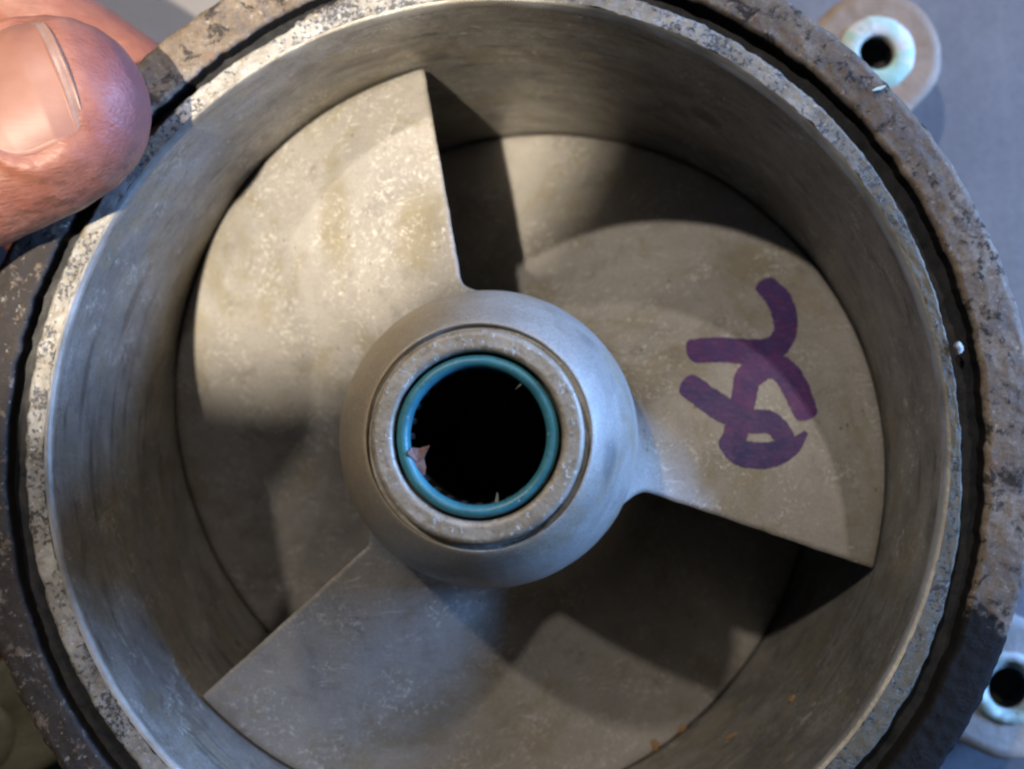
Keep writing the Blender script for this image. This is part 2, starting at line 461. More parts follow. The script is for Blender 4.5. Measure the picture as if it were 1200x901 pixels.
M = {
    'cast': mat_cast(), 'hub': mat_hub(), 'collar': mat_collar(), 'bore': mat_bore(), 'lip': mat_lip(), 'edge': mat_edge(),
    'groove': mat_groove(), 'rim': mat_rim(), 'outer': mat_outer(), 'table': mat_table(), 'seal': mat_seal(),
    'skin': mat_skin(), 'nail': mat_nail(),
    'nail_edge': mat_simple('nail_free_edge', [(0.35, (0.23, 0.13, 0.10)), (0.65, (0.29, 0.18, 0.145))], 0.35, 0, 2.0, 0.03),
    'ear_tan': mat_ear('ear_primer', [(0.32, (0.27, 0.185, 0.125)), (0.66, (0.42, 0.31, 0.225))], 0),
    'ear_grey': mat_ear('ear_grey', [(0.32, (0.27, 0.28, 0.29)), (0.66, (0.46, 0.47, 0.47))], 0),
    'ear_olive': mat_ear('ear_olive', [(0.32, (0.06, 0.058, 0.036)), (0.66, (0.11, 0.10, 0.066))], 0),
    'chalk': mat_ear('chalky_corrosion', [(0.32, (0.56, 0.56, 0.52)), (0.62, (0.80, 0.80, 0.80))], 0.75),
    'chalk_blue': mat_ear('chalky_corrosion_blue', [(0.32, (0.30, 0.42, 0.47)), (0.62, (0.52, 0.60, 0.64))], 0.35),
    'steel_dark': mat_simple('recess_black', [(0.35, (0.008, 0.008, 0.008)), (0.65, (0.018, 0.017, 0.016))], 0.5, 0.0, 2.0, 0.05),  # near-black base colour: shade inside bore, seal gap and holes painted in
    'spline': mat_simple('spline_steel', [(0.35, (0.03, 0.035, 0.045)), (0.65, (0.12, 0.135, 0.165))], 0.35, 0.3, 2.0, 0.05),
    'flake': mat_simple('rusty_flake', [(0.35, (0.14, 0.065, 0.05)), (0.65, (0.30, 0.17, 0.14))], 0.6, 0.1, 0.8, 0.1),
    'rust': mat_simple('orange_rust', [(0.35, (0.19, 0.10, 0.04)), (0.65, (0.36, 0.235, 0.11))], 0.7, 0, 0.7, 0.1),
    'pale': mat_simple('pale_grit', [(0.35, (0.55, 0.55, 0.55)), (0.65, (0.85, 0.85, 0.84))], 0.4, 0.2, 0.6, 0.1),
    'grit': mat_simple('grey_grit', [(0.35, (0.20, 0.19, 0.18)), (0.65, (0.42, 0.41, 0.39))], 0.4, 0.2, 0.6, 0.1),
    'mint': mat_simple('mint_paint', [(0.35, (0.50, 0.68, 0.58)), (0.65, (0.70, 0.82, 0.74))], 0.5, 0, 1.0, 0.05),
    'fibre': mat_simple('grey_fibre', [(0.35, (0.35, 0.34, 0.32)), (0.65, (0.50, 0.48, 0.45))], 0.5, 0.3, 1.0, 0.02),
    'orange': mat_simple('orange_plastic', [(0.35, (0.42, 0.15, 0.02)), (0.65, (0.58, 0.23, 0.04))], 0.5, 0, 6.0, 0.05),
    'ink1': mat_ink('purple_ink', (0.045, 0.030, 0.125), (0.066, 0.028, 0.135), (0.095, 0.026, 0.105)),
    'ink2': mat_ink('violet_ink', (0.050, 0.030, 0.130), (0.100, 0.036, 0.155), (0.135, 0.042, 0.150)),
    'ink3': mat_ink('blue_violet_ink', (0.032, 0.030, 0.125), (0.066, 0.034, 0.135), (0.105, 0.042, 0.150)),
}


# ------------------------------------------------------------------ mesh helpers (millimetres in, metres out)
def link_mesh(name, verts, faces, mat, parent=None, smooth=True):
    me = bpy.data.meshes.new(name)
    me.from_pydata((np.asarray(verts, float) * MM).tolist(), [], faces if isinstance(faces, list) else faces.tolist())
    me.materials.append(mat)
    if smooth:
        me.polygons.foreach_set('use_smooth', [True] * len(me.polygons))
    me.update()
    o = bpy.data.objects.new(name, me)
    C.objects.link(o)
    o.parent = parent
    return o


def grid_faces(nu, nv, wrap_u=False, flip=False, off=0):
    i, j = np.meshgrid(np.arange(nu if wrap_u else nu - 1), np.arange(nv - 1), indexing='ij')
    i2 = (i + 1) % nu
    f = np.stack([i * nv + j, i2 * nv + j, i2 * nv + j + 1, i * nv + j + 1], -1).reshape(-1, 4) + off
    return f[:, ::-1] if flip else f


def densify(profile, step):
    out = [profile[0]]
    for a, b in zip(profile[:-1], profile[1:]):
        n = max(1, int(math.ceil(math.dist(a, b) / step)))
        for k in range(1, n + 1):
            out.append((a[0] + (b[0] - a[0]) * k / n, a[1] + (b[1] - a[1]) * k / n))
    return np.array(out)


def fbm(x, y, z, octs=3):
    return noise.fractal(Vector((x, y, z)), 0.9, 2.0, octs)


def revolve(name, profile, seg, mat, parent, step=1.0, rough=0.0, size=2.0, edge=0.0, edge_size=4.0, seed=0.0, flip=False, hook=None):
    """surface of revolution; 'rough' lifts and sinks the skin in z, 'edge' lets the radius wander (mm)"""
    P = densify(profile, step)
    nv = len(P)
    V = np.zeros((seg, nv, 3))
    for i in range(seg):
        a = 2 * math.pi * i / seg
        ca, sa = math.cos(a), math.sin(a)
        for j in range(nv):
            r, z = P[j]
            if edge:
                r = r + edge * fbm(ca * r / edge_size + seed, sa * r / edge_size, 3.3, 4)
            if rough:
                z = z + rough * fbm(ca * r / size, sa * r / size + seed, z / size, 4)
            if hook:
                r, z = hook(a, r, z)
            V[i, j] = (r * ca, r * sa, z)
    return link_mesh(name, V.reshape(-1, 3), grid_faces(seg, nv, True, flip), mat, parent)


def empty(name, loc=(0, 0, 0)):
    o = bpy.data.objects.new(name, None)
    o.empty_display_size = 0.01
    C.objects.link(o)
    o.location = [k * MM for k in loc]
    return o


def tag(o, label, cat, group=None, kind=None):
    if label:
        o['label'] = label
    if cat:
        o['category'] = cat
    if group:
        o['group'] = group
    if kind:
        o['kind'] = kind
    return o


# ------------------------------------------------------------------ setting: the bench
bm = [(-900, -900, -76), (900, -900, -76), (900, 900, -76), (-900, 900, -76)]
o = link_mesh('bench_top', bm, [[0, 1, 2, 3]], M['table'], None, False)
tag(o, 'dull blue grey bench top under the pump housing', None, None, 'structure')

# ------------------------------------------------------------------ pump housing
housing = empty('pump_housing', (0, 0, -76))
tag(housing, 'corroded round metal pump housing with pitted rim, held by the hand', 'pump housing')
HO = Vector((0, 0, 76 * MM))


def hpart(o):
    o.location = HO
    return o


SEG = 900
hpart(revolve('bore_wall', [(70.0, -75.5), (70.0, -1.3)], 360, M['bore'], housing, 2.0, flip=True))
hpart(revolve('bore_edge', [(70.0, -1.3), (70.12, -0.75), (70.5, -0.25), (71.0, 0.0)], 720, M['edge'], housing, 0.3, flip=True))


LIP_A = [-180, -150, -90, -32, -12, 2, 12, 26, 37, 60, 120, 180]
LIP_D = [-0.2, 0.1, 0.1, 0.2, -0.9, -1.9, -1.7, -1.0, -0.4, -0.1, -0.5, -0.2]
RIM_A = [-180, -150, -90, -32, -12, 2, 12, 35, 70, 110, 131, 160, 180]
RIM_D = [-0.1, 0.7, 0.5, 0.3, -0.8, -1.4, -0.8, -0.4, -0.2, -0.4, -1.4, -0.7, -0.1]


def lip_hook(a, r, z):
    d = (math.degrees(a) + 180) % 360 - 180
    if r > 71:
        r += float(np.interp(d, LIP_A, LIP_D)) * min(1.0, (r - 71) / 3.2)
    if r > 73.2:     # built-up stretch at the top where the groove is filled
        d = math.degrees(a)
        w = max(0.0, min(1.0, (d - 88) / 3)) * max(0.0, min(1.0, (115.6 - d) / 0.6))
        r += 1.9 * w * (r - 73.2) / 1.1
    return r, z


hpart(revolve('inner_lip', [(71.0, 0.0), (74.0, 0.05), (74.25, -0.2), (74.3, -3.0)], SEG, M['lip'], housing, 0.36, 0.11, 1.6, 0.30, 2.2, 1.0, True, lip_hook))
hpart(revolve('seal_groove', [(71.8, -2.7), (74.7, -2.85), (77.2, -2.85), (78.6, -2.7)], 480, M['groove'], housing, 0.5, 0.1, 3, flip=True))


def rim_hook(a, r, z):
    if r < 80:
        d = (math.degrees(a) + 180) % 360 - 180
        r += float(np.interp(d, RIM_A, RIM_D)) * (80 - r) / 2.6
    return r, z


hpart(revolve('outer_rim', [(77.45, -2.9), (77.5, -0.3), (77.8, 0.1), (80.5, 0.25), (83.2, 0.1), (84.2, -0.5), (84.5, -1.6), (84.6, -6), (84.4, -13)], SEG, M['rim'], housing, 0.40, 0.16, 1.5, 0.30, 2.6, 5.0, True, rim_hook))
hpart(revolve('barrel', [(84.4, -13), (82, -14.5), (79, -18), (78.5, -60), (80, -63)], 200, M['outer'], housing, 3.0, 0.0, flip=True))
hpart(revolve('base_flange', [(78.6, -60), (92, -60.5), (93, -62), (93, -74), (92, -75.5), (70.0, -75.5)], 200, M['outer'], housing, 3.0, 0.2, 5.0, flip=True))


def ear(pos, rad, m_body, m_face, r_face, r_hole, label):
    """mounting ear: rounded lug with web to the flange, a bolt hole through it and a corroded seat round the hole"""
    cx, cy = pos
    L = math.hypot(cx, cy)
    ux, uy = cx / L, cy / L
    wx, wy = -uy, ux
    n = 96
    top, bot = -60.0, -75.0
    outer = []
    inner_l = L - 86.0
    for k in range(n):
        a = 2 * math.pi * k / n
        c, s = math.cos(a), math.sin(a)
        if c >= 0:
            lu, lw = rad * c, rad * s
        else:                                   # the inward half runs back to the flange and widens
            lu = inner_l * c
            lw = rad * (1 + 0.35 * c * c) * s if abs(s) > 1e-6 else 0.0
        j = 1 + 0.015 * fbm(c * 2 + cx, s * 2, 0.3)
        outer.append((cx + (ux * lu + wx * lw) * j, cy + (uy * lu + wy * lw) * j))
    hole = [(cx + r_hole * math.cos(2 * math.pi * k / n + math.atan2(uy, ux)), cy + r_hole * math.sin(2 * math.pi * k / n + math.atan2(uy, ux))) for k in range(n)]
    rings = []
    rings.append([(x, y, bot) for x, y in outer])
    rings.append([(x, y, top - 1.0) for x, y in outer])
    rings.append([(cx + (x - cx) * 0.96, cy + (y - cy) * 0.96, top) for x, y in outer])
    for f in (0.75, 0.5, 0.25):
        rings.append([(h[0] + (q[0] - h[0]) * f, h[1] + (q[1] - h[1]) * f, top + 0.25 * fbm(q[0] * f / 3, q[1] * f / 3, f)) for q, h in zip(outer, hole)])
    rings.append([(x, y, top) for x, y in hole])
    rings.append([(x, y, bot) for x, y in hole])
    nv = len(rings)
    V = np.array(rings).transpose(1, 0, 2).reshape(-1, 3)
    e = hpart(link_mesh('mounting_ear', V, grid_faces(n, nv, True, True), m_body, housing))
    e['label'] = label
    V = []
    for k in range(n):
        a = 2 * math.pi * k / n
        w = 1 + 0.025 * fbm(math.cos(a) * 1.5 + cx, math.sin(a) * 1.5, 2)
        for r, z in ((r_hole + 0.05, top - 0.9), (r_hole + 0.05, top + 0.35), (r_hole + 0.4, top + 0.55), (r_face * 0.6 * w, top + 0.6), (r_face * 0.93 * w, top + 0.45), (r_face * w, top - 0.4)):
            V.append((cx + r * math.cos(a), cy + r * math.sin(a), z + 0.1 * fbm(r * math.cos(a), r * math.sin(a), cx)))
    f = link_mesh('bolt_seat', V, grid_faces(n, 6, True, True), m_face, e)
    # dark wall and floor stand in for the shade down the bolt hole
    V = [(cx + (r_hole - 0.03) * math.cos(2 * math.pi * k / n), cy + (r_hole - 0.03) * math.sin(2 * math.pi * k / n), z) for k in range(n) for z in (top - 0.9, top - 6.5)]
    link_mesh('hole_wall', V, grid_faces(n, 2, True, True), M['groove'], e)
    V = [(cx, cy, top - 7)] + [(cx + (r_hole + 0.1) * math.cos(2 * math.pi * k / n), cy + (r_hole + 0.1) * math.sin(2 * math.pi * k / n), top - 6) for k in range(n)]
    link_mesh('bolt_hole', V, [[0, k + 1, (k + 1) % n + 1] for k in range(n)], M['steel_dark'], e)
    return e


ear((82.4, 86.6), 14.6, M['ear_tan'], M['chalk'], 8.7, 3.9, 'tan lug with white and mint green corrosion round its hole')
ear((106.6, -52.0), 15.0, M['ear_grey'], M['chalk_blue'], 8.0, 4.4, 'pale grey lug with blue green tinge round its hole')
ear((-116.5, -66), 13.0, M['ear_olive'], M['ear_olive'], 8.0, 3.6, 'dirty olive lug beside the lower left of the rim')

# ------------------------------------------------------------------ impeller
imp = empty('impeller', (0, 0, -72))
tag(imp, 'three bladed cast aluminium impeller inside the round housing', 'impeller')
IO = Vector((0, 0, 72 * MM))


def ipart(o):
    o.location = IO
    return o


hub = ipart(revolve('hub', [(31, -72), (30, -50), (26.2, -30), (24.9, -16), (24.2, -8), (23.4, -1.0), (22.7, 3.0), (21.6, 7.4), (20.2, 11.2), (18.6, 14.3), (17.2, 16.4), (16.3, 17.5), (15.75, 18.05), (15.55, 18.1), (15.45, 18.0), (15.4, 17.2)],
                    240, M['hub'], imp, 1.0, 0.05, 2.5, 0.05, 4.0, 2.0, True))
ipart(revolve('collar', [(15.42, 17.3), (14.75, 17.35), (14.6, 17.6), (14.55, 19.3), (14.35, 19.75), (13.9, 20.0), (12.1, 20.05), (11.65, 19.85), (11.5, 19.4), (11.45, 15.0)],
              300, M['collar'], imp, 0.3, 0.04, 0.8, 0.05, 1.5, 3.0, True))
seal_p = []
for k in range(15):
    a = math.pi * (-0.15 + 1.3 * k / 14)
    seal_p.append((10.22 + 0.86 * math.cos(a), 18.75 + 0.95 * math.sin(a)))
seal = ipart(revolve('seal_ring', seal_p + [(9.35, 17.6), (9.6, 16.8)], 240, M['seal'], imp, 0.25, 0.03, 1.5, 0.03, 2.0, 4.0, True))
ipart(revolve('seal_gap', [(11.6, 17.9), (10.6, 17.7)], 96, M['steel_dark'], imp, 1.0, flip=True))
ipart(revolve('shaft_bore', [(10.6, 17.7), (10.4, 15.5), (10.3, -40), (0.01, -40)], 120, M['steel_dark'], imp, 4.0, flip=True))
NS = 28
tooth = None
for k in range(NS):
    a0 = 2 * math.pi * k / NS
    if tooth is None:
        V = []
        for zz in (16.4, 15.6, 13.2):
            for r, w in ((10.6, 0.72), (9.3 if zz < 16 else 9.6, 0.40), (9.3 if zz < 16 else 9.6, -0.40), (10.6, -0.72)):
                V.append((r, w, zz))
        F = [[0, 1, 2, 3]]
        for l in (0, 4):
            for q in range(3):
                F.append([l + q, l + 4 + q, l + 5 + q, l + 1 + q])
        tooth = ipart(link_mesh('spline_tooth', V, F, M['spline'], imp, False))
        t = tooth
    else:
        t = tooth.copy()
        C.objects.link(t)
    t.rotation_euler = (0, 0, a0)

# blades: measured drop of the tip along the sweep angle, steeper after the entry edge
PHI = [-12, 0, 17, 29, 36, 44.5, 53, 63.5, 76, 93, 111, 125, 145]
TIPZ = [-18.2, -20.6, -23.9, -27.2, -29.6, -33.5, -37.3, -41.9, -48.0, -56.6, -64.0, -68.5, -72.0]
_pz = np.linspace(-12, 145, 629)
_tz = np.interp(_pz, PHI, TIPZ)
_k = np.exp(-0.5 * (np.arange(-24, 25) / 9.0) ** 2)
_k /= _k.sum()
_tz = np.convolve(np.pad(_tz, 24, mode='reflect', reflect_type='odd'), _k, 'valid')
R_HUB, R_TIP = 25.4, 69.35
LE = [101.3, -18.7, -138.7]


def hub_r(z):
    return float(np.interp(-z, [-7.4, -3, 1, 8, 16, 30, 50, 72], [21.6, 22.7, 23.4, 24.2, 24.9, 26.2, 29.5, 31]))


def blade_z(r, ph):
    """height of the blade's face; ph = degrees behind the entry edge"""
    zt = float(np.interp(ph, _pz, _tz))
    zr = zt + 12.6 - 0.02 * max(0, ph)
    z = zr + (zt - zr) * (r - R_HUB) / (70 - R_HUB)
    h = r - hub_r(z) 
    if h < 5.0:                                # fillet into the hub
        q = 1 - max(h, -1) / 5.0
        z += 2.4 * q * q * q
    return z


def make_blade(idx):
    a0 = LE[idx]
    nr, nphi = 64, 170
    phis = np.concatenate([np.linspace(0, 4, 16)[:-1], np.linspace(4, 133, nphi - 15)])
    rs = np.concatenate([np.linspace(21.5, 34, 24)[:-1], np.linspace(34, R_TIP, nr - 23)])
    top = np.zeros((nphi, nr, 3))
    bot = np.zeros((nphi, nr, 3))
    for j, r in enumerate(rs):
        f = max(0.0, 1 - (r - 23.8) / 4.2)
        lead = math.degrees(3.0 * f ** 2.4 / r) if f > 0 else 0.0
        jag = 0.11 * fbm(r / 2.2, idx * 7.7, 0.5, 3) / r * 57.3
        for i, ph in enumerate(phis):
            p = ph + (jag - lead) * max(0.0, 1 - ph / 14.0)
            z = blade_z(r, p)
            a = math.radians(a0 + p)
            x, y = r * math.cos(a), r * math.sin(a)
            z += 0.10 * fbm(x / 7, y / 7, idx * 3.1, 3)
            mmb = ph / 57.3 * r
            edge = 0.40 * max(0.0, 1 - mmb / 0.8) ** 2          # softened entry edge
            edge += 0.30 * max(0.0, 1 - (R_TIP - r) / 0.5) ** 2
            th = 1.5 + 2.6 * min(1.0, mmb / 22.0)
            if r > 40:
                th *= 0.95
            top[i, j] = (x, y, z - edge)
            bot[i, j] = (x, y, z - th)
    n = nphi * nr
    V = np.concatenate([top.reshape(-1, 3), bot.reshape(-1, 3)])
    F = grid_faces(nphi, nr, False, True).tolist() + grid_faces(nphi, nr, False, False, n).tolist()
    for j in range(nr - 1):
        F.append([j, j + 1, n + j + 1, n + j])
        b = (nphi - 1) * nr
        F.append([b + j + 1, b + j, n + b + j, n + b + j + 1])
    for i in range(nphi - 1):
        F.append([i * nr + nr - 1, (i + 1) * nr + nr - 1, n + (i + 1) * nr + nr - 1, n + i * nr + nr - 1])
    b = ipart(link_mesh('blade', V, F, M['cast'], imp))
    b.data.set_sharp_from_angle(angle=math.radians(50))
    return b


blades = [make_blade(k) for k in range(3)]
blades[1]['label'] = 'blade with purple handwritten marker figures'

# marker strokes on the blade at the right (plan coordinates on the blade face)
STROKES = [
    ([(51.14, 29.15), (52.92, 26.42), (53.49, 22.76), (52.71, 19.18), (50.1, 16.59), (46.09, 15.95), (40.99, 16.39), (36.26, 16.21)], [2.2, 2.35, 2.2, 1.9, 2.1, 2.3, 2.3, 2.2], 'ink1'),
    ([(54.86, 5.23), (53.93, 8.22), (52.54, 11.46), (50.54, 13.2), (47.9, 13.16), (45.02, 10.91), (43.73, 7.0), (42.51, 3.2), (41.1, -0.51)], [2.2, 2.4, 2.5, 2.4, 2.3, 2.2, 2.1, 2.1, 1.9], 'ink2'),
    ([(34.58, 9.26), (37.71, 6.72), (41.34, 4.44), (44.66, 3.22), (48.12, 3.05), (50.12, 1.19), (51.21, -1.08)], [2.2, 2.25, 2.2, 2.0, 1.9, 1.8, 1.5], 'ink3'),
    ([(40.48, -0.31), (42.04, -2.12), (45.43, -2.73), (48.92, -2.31), (52.09, -1.07), (54.52, 1.14)], [1.9, 2.1, 2.1, 1.9, 1.3, 0.45], 'ink3'),
]


def catmull(P, n):
    P = np.asarray(P, float)
    if P.ndim == 1:
        P = P[:, None]
    Q = np.vstack([2 * P[0] - P[1], P, 2 * P[-1] - P[-2]])
    out = []
    for k in range(len(P) - 1):
        a, b, c, d = Q[k], Q[k + 1], Q[k + 2], Q[k + 3]
        for t in np.linspace(0, 1, n, endpoint=False):
            out.append(0.5 * ((2 * b) + (c - a) * t + (2 * a - 5 * b + 4 * c - d) * t * t + (3 * b - a - 3 * c + d) * t ** 3))
    out.append(P[-1])
    return np.array(out)


for si, (pts, wid, mk) in enumerate(STROKES):
    c = catmull(pts, 26)
    w = catmull(wid, 26)[:, 0] * 1.08
    tan = np.gradient(c, axis=0)
    tan /= np.linalg.norm(tan, axis=1)[:, None]
    # rounded-square felt tip ends
    head = [(c[0] - tan[0] * w[0] * e, w[0] * math.sqrt(max(0.0, 1 - (e / 0.75) ** 3))) for e in (0.74, 0.68, 0.58, 0.42, 0.2)]
    tail = [(c[-1] + tan[-1] * w[-1] * e, w[-1] * math.sqrt(max(0.0, 1 - (e / 0.75) ** 3))) for e in (0.2, 0.42, 0.58, 0.68, 0.74)]
    cc = np.vstack([[h[0] for h in head], c, [h[0] for h in tail]])
    ww = np.concatenate([[h[1] for h in head], w, [h[1] for h in tail]])
    tt = np.vstack([[tan[0]] * 5, tan, [tan[-1]] * 5])
    V = []
    NA = 13
    for k in range(len(cc)):
        nx, ny = -tt[k][1], tt[k][0]
        for j in range(NA):
            s = -1 + 2 * j / (NA - 1)
            jit = 1 + 0.06 * fbm(cc[k][0] * 1.1 + 9 * (s > 0), cc[k][1] * 1.1, si, 3) + 0.07 * fbm(cc[k][0] * 4.3 + 9 * (s > 0), cc[k][1] * 4.3, si, 2)
            x = cc[k][0] + nx * ww[k] * s * jit
            y = cc[k][1] + ny * ww[k] * s * jit
            r, ph = math.hypot(x, y), math.degrees(math.atan2(y, x)) - LE[1]
            z = blade_z(r, ph) + 0.10 * fbm(x / 7, y / 7, 3.1, 3)
            V.append((x, y, z + 0.055 + 0.022 * si))
    st = link_mesh('marker_stroke', V, grid_faces(len(cc), NA), M[mk], blades[1])

# ------------------------------------------------------------------ hand: thumb over the rim, fingers behind it
u = Vector((0.885, 0.465, 0.03)).normalized()      # towards the fingertip
w0 = Vector((-0.465, 0.885, 0.0)).normalized()
roll = math.radians(7)
nrm0 = u.cross(w0).normalized()
nrm = (nrm0 * math.cos(roll) + w0 * math.sin(roll)).normalized()
w = nrm.cross(u).normalized()
TIP = Vector((-52.2, 55.4, 11.8))


def thumb_half(t):
    """half width, half height at t mm behind the tip"""
    tt = max(t, 0.0)
    a = float(np.interp(tt, [0, 1, 2.5, 5, 8, 12, 18, 26, 34, 44, 60], [0.0, 4.4, 7.0, 9.6, 11.4, 12.6, 13.1, 12.7, 12.2, 13.2, 14.5]))
    b = float(np.interp(tt, [0, 1, 2.5, 5, 8, 12, 18, 26, 34, 44, 60], [0.0, 3.8, 6.0, 8.2, 9.6, 10.5, 10.9, 10.6, 10.4, 11.5, 13.0]))
    return a * 1.11, b * 1.06


NAIL_F, NAIL_B = 7.3, 22.5         # free edge and cuticle, mm behind the tip


def nail_half(t):
    """half width of the nail at t"""
    k = (t - NAIL_F) / (NAIL_B - NAIL_F)
    return 10.6 * (1 - max(0.0, (k - 0.55) / 0.45) ** 2.4) ** 0.5 if k < 1 else 0.0


def thumb_pt(t, ang, lift=0.0):
    a, b = thumb_half(t)
    ca, sa = math.cos(ang), math.sin(ang)
    e = 0.92
    x = a * math.copysign(abs(ca) ** e, ca)
    y = b * math.copysign(abs(sa) ** e, sa)
    if sa > 0:
        y *= 0.96
    if sa < 0:
        y *= 0.98
    l = math.hypot(x, y) + 1e-6
    x += x / l * lift
    y += y / l * lift
    return TIP - u * t + w * x + nrm * y, x, y


def loft(points, radii, nseg=20):
    """closed tube through points, hemispherical ends"""
    P = catmull(points, 8)
    Rr = catmull(radii, 8)[:, 0]
    V, F = [], []
    tg = np.gradient(P, axis=0)
    rings = []
    a0 = Vector(tg[0]).normalized()
    a1 = Vector(tg[-1]).normalized()
    for e in (0.98, 0.86, 0.6, 0.3):
        rings.append((Vector(P[0]) - a0 * Rr[0] * e, Rr[0] * math.sqrt(1 - e * e), a0))
    for k in range(len(P)):
        rings.append((Vector(P[k]), Rr[k], Vector(tg[k]).normalized()))
    for e in (0.3, 0.6, 0.86, 0.98):
        rings.append((Vector(P[-1]) + a1 * Rr[-1] * e, Rr[-1] * math.sqrt(1 - e * e), a1))
    for c, r, d in rings:
        s = d.orthogonal().normalized()
        q = Matrix.Identity(3)
        up = Vector((0.12, 0.2, 0.97))
        s = d.cross(up).normalized()
        v = s.cross(d).normalized()
        for k in range(nseg):
            an = 2 * math.pi * k / nseg
            V.append(tuple(c + s * (r * math.cos(an)) + v * (r * math.sin(an))))
    n = len(rings)
    for i in range(n - 1):
        for k in range(nseg):
            k2 = (k + 1) % nseg
            F.append([i * nseg + k, i * nseg + k2, (i + 1) * nseg + k2, (i + 1) * nseg + k])
    F.append([k for k in range(nseg)][::-1])
    F.append([(n - 1) * nseg + k for k in range(nseg)])
    return V, F


HV, HF = [], []


def add(V, F):
    off = len(HV)
    HV.extend([tuple(v) for v in V])
    HF.extend([[k + off for k in f] for f in F])


# thumb skin: dense tube with the nail bed sunk in and the folds raised
ts = np.concatenate([[0.12], np.linspace(0.5, 30, 110), np.linspace(31, 62, 24)])
NA = 150
V = []
for t in ts:
    for k in range(NA):
        ang = 2 * math.pi * k / NA
        p, x, y = thumb_pt(t, ang)
        lift = 0.0
        if y > 0:
            hw = nail_half(t) if NAIL_F <= t <= NAIL_B else 0.0
            # signed distance to the nail outline, roughly
            if NAIL_F <= t <= NAIL_B:
                d = abs(x) - hw
                d = max(d, -(t - NAIL_F)) if t - NAIL_F < 2 else d
            else:
                d = math.hypot(max(0, abs(x) - 10.4), (NAIL_F - t) if t < NAIL_F else (t - NAIL_B) + 0.0)
                if t > NAIL_B:
                    d = math.hypot(max(0, abs(x) - 2.5) * 0.5, t - NAIL_B)
            if d < 0:
                lift = -0.55 + 0.42 * max(0.0, 1 - (t - NAIL_F) / 2.5)
            else:
                lift = -0.55 * max(0, 1 - d / 0.5) + 0.75 * math.exp(-((d - 1.5) / 1.2) ** 2) * min(1.0, max(0.08, (t - NAIL_F - 1.0) / 6.0))
        lift += 0.10 * fbm(p.x / 3, p.y / 3, p.z / 3, 3)
        lift -= 0.35 * max(0.0, 0.5 - abs(((t - 30) / 2.2) % 2 - 1)) * (1 if 28 < t < 40 else 0)
        p, x, y = thumb_pt(t, ang, lift)
        V.append(p)
F = grid_faces(len(ts), NA).tolist()
n = len(ts)
F2 = []
for i in range(n - 1):
    for k in range(NA):
        k2 = (k + 1) % NA
        F2.append([i * NA + k, i * NA + k2, (i + 1) * NA + k2, (i + 1) * NA + k])
F2.append(list(range(NA))[::-1])
F2.append([(n - 1) * NA + k for k in range(NA)])
add(V, F2)
base = TIP - u * 58
wrist = Vector((-190, 40, -18))
add(*loft([tuple(base + u * 4), (-118, 26, 6), (-140, 32, -6), tuple(wrist)], [13.2, 16, 19, 22]))
fing = [
    ([(-158, 62, -16), (-128, 92, -16), (-103, 88, -22), (-84, 77.5, -26), (-70.5, 69.5, -27)], [11, 10.5, 9.6, 9.2, 8.2]),
    ([(-160, 46, -24), (-134, 62, -36), (-112, 60, -44), (-98, 44, -46), (-92, 28, -46)], [11, 10.5, 9.6, 9.0, 8.0]),
    ([(-162, 28, -26), (-138, 34, -40), (-116, 30, -49), (-101, 14, -50), (-94, 0, -50)], [10.5, 10, 9.2, 8.6, 7.6]),
    ([(-164, 12, -24), (-142, 10, -38), (-122, 4, -46), (-107, -10, -48), (-98, -22, -48)], [9.5, 9, 8.0, 7.5, 6.8]),
]
for P, Rr in fing:
    add(*loft(P, Rr))
for y in (60, 45, 28, 12):
    add(*loft([(-205, 38 + (y - 38) * 0.4, -20), (-182, y, -20), (-157, y, -18)], [16, 15, 12.5]))
add(*loft([(-205, 38, -20), (-240, 36, -22), (-300, 30, -24)], [23, 24, 28]))

me = bpy.data.meshes.new('hand')
me.from_pydata((np.array(HV) * MM).tolist(), [], HF)
me.materials.append(M['skin'])
me.update()
hand = bpy.data.objects.new('hand', me)
C.objects.link(hand)
tag(hand, 'bare hand with reddish thumb pressed on the rim of the housing', 'hand')
rm = hand.modifiers.new('remesh', 'REMESH')
rm.mode = 'VOXEL'
rm.voxel_size = 0.00055
rm.use_smooth_shade = True
sm = hand.modifiers.new('smooth', 'SMOOTH')
sm.factor = 0.5
sm.iterations = 3
dg = bpy.context.evaluated_depsgraph_get()
dm = bpy.data.meshes.new_from_object(hand.evaluated_get(dg))
hand.modifiers.clear()
hand.data = dm
dm.name = 'hand'
if not dm.materials:
    dm.materials.append(M['skin'])
dm.polygons.foreach_set('use_smooth', [True] * len(dm.polygons))


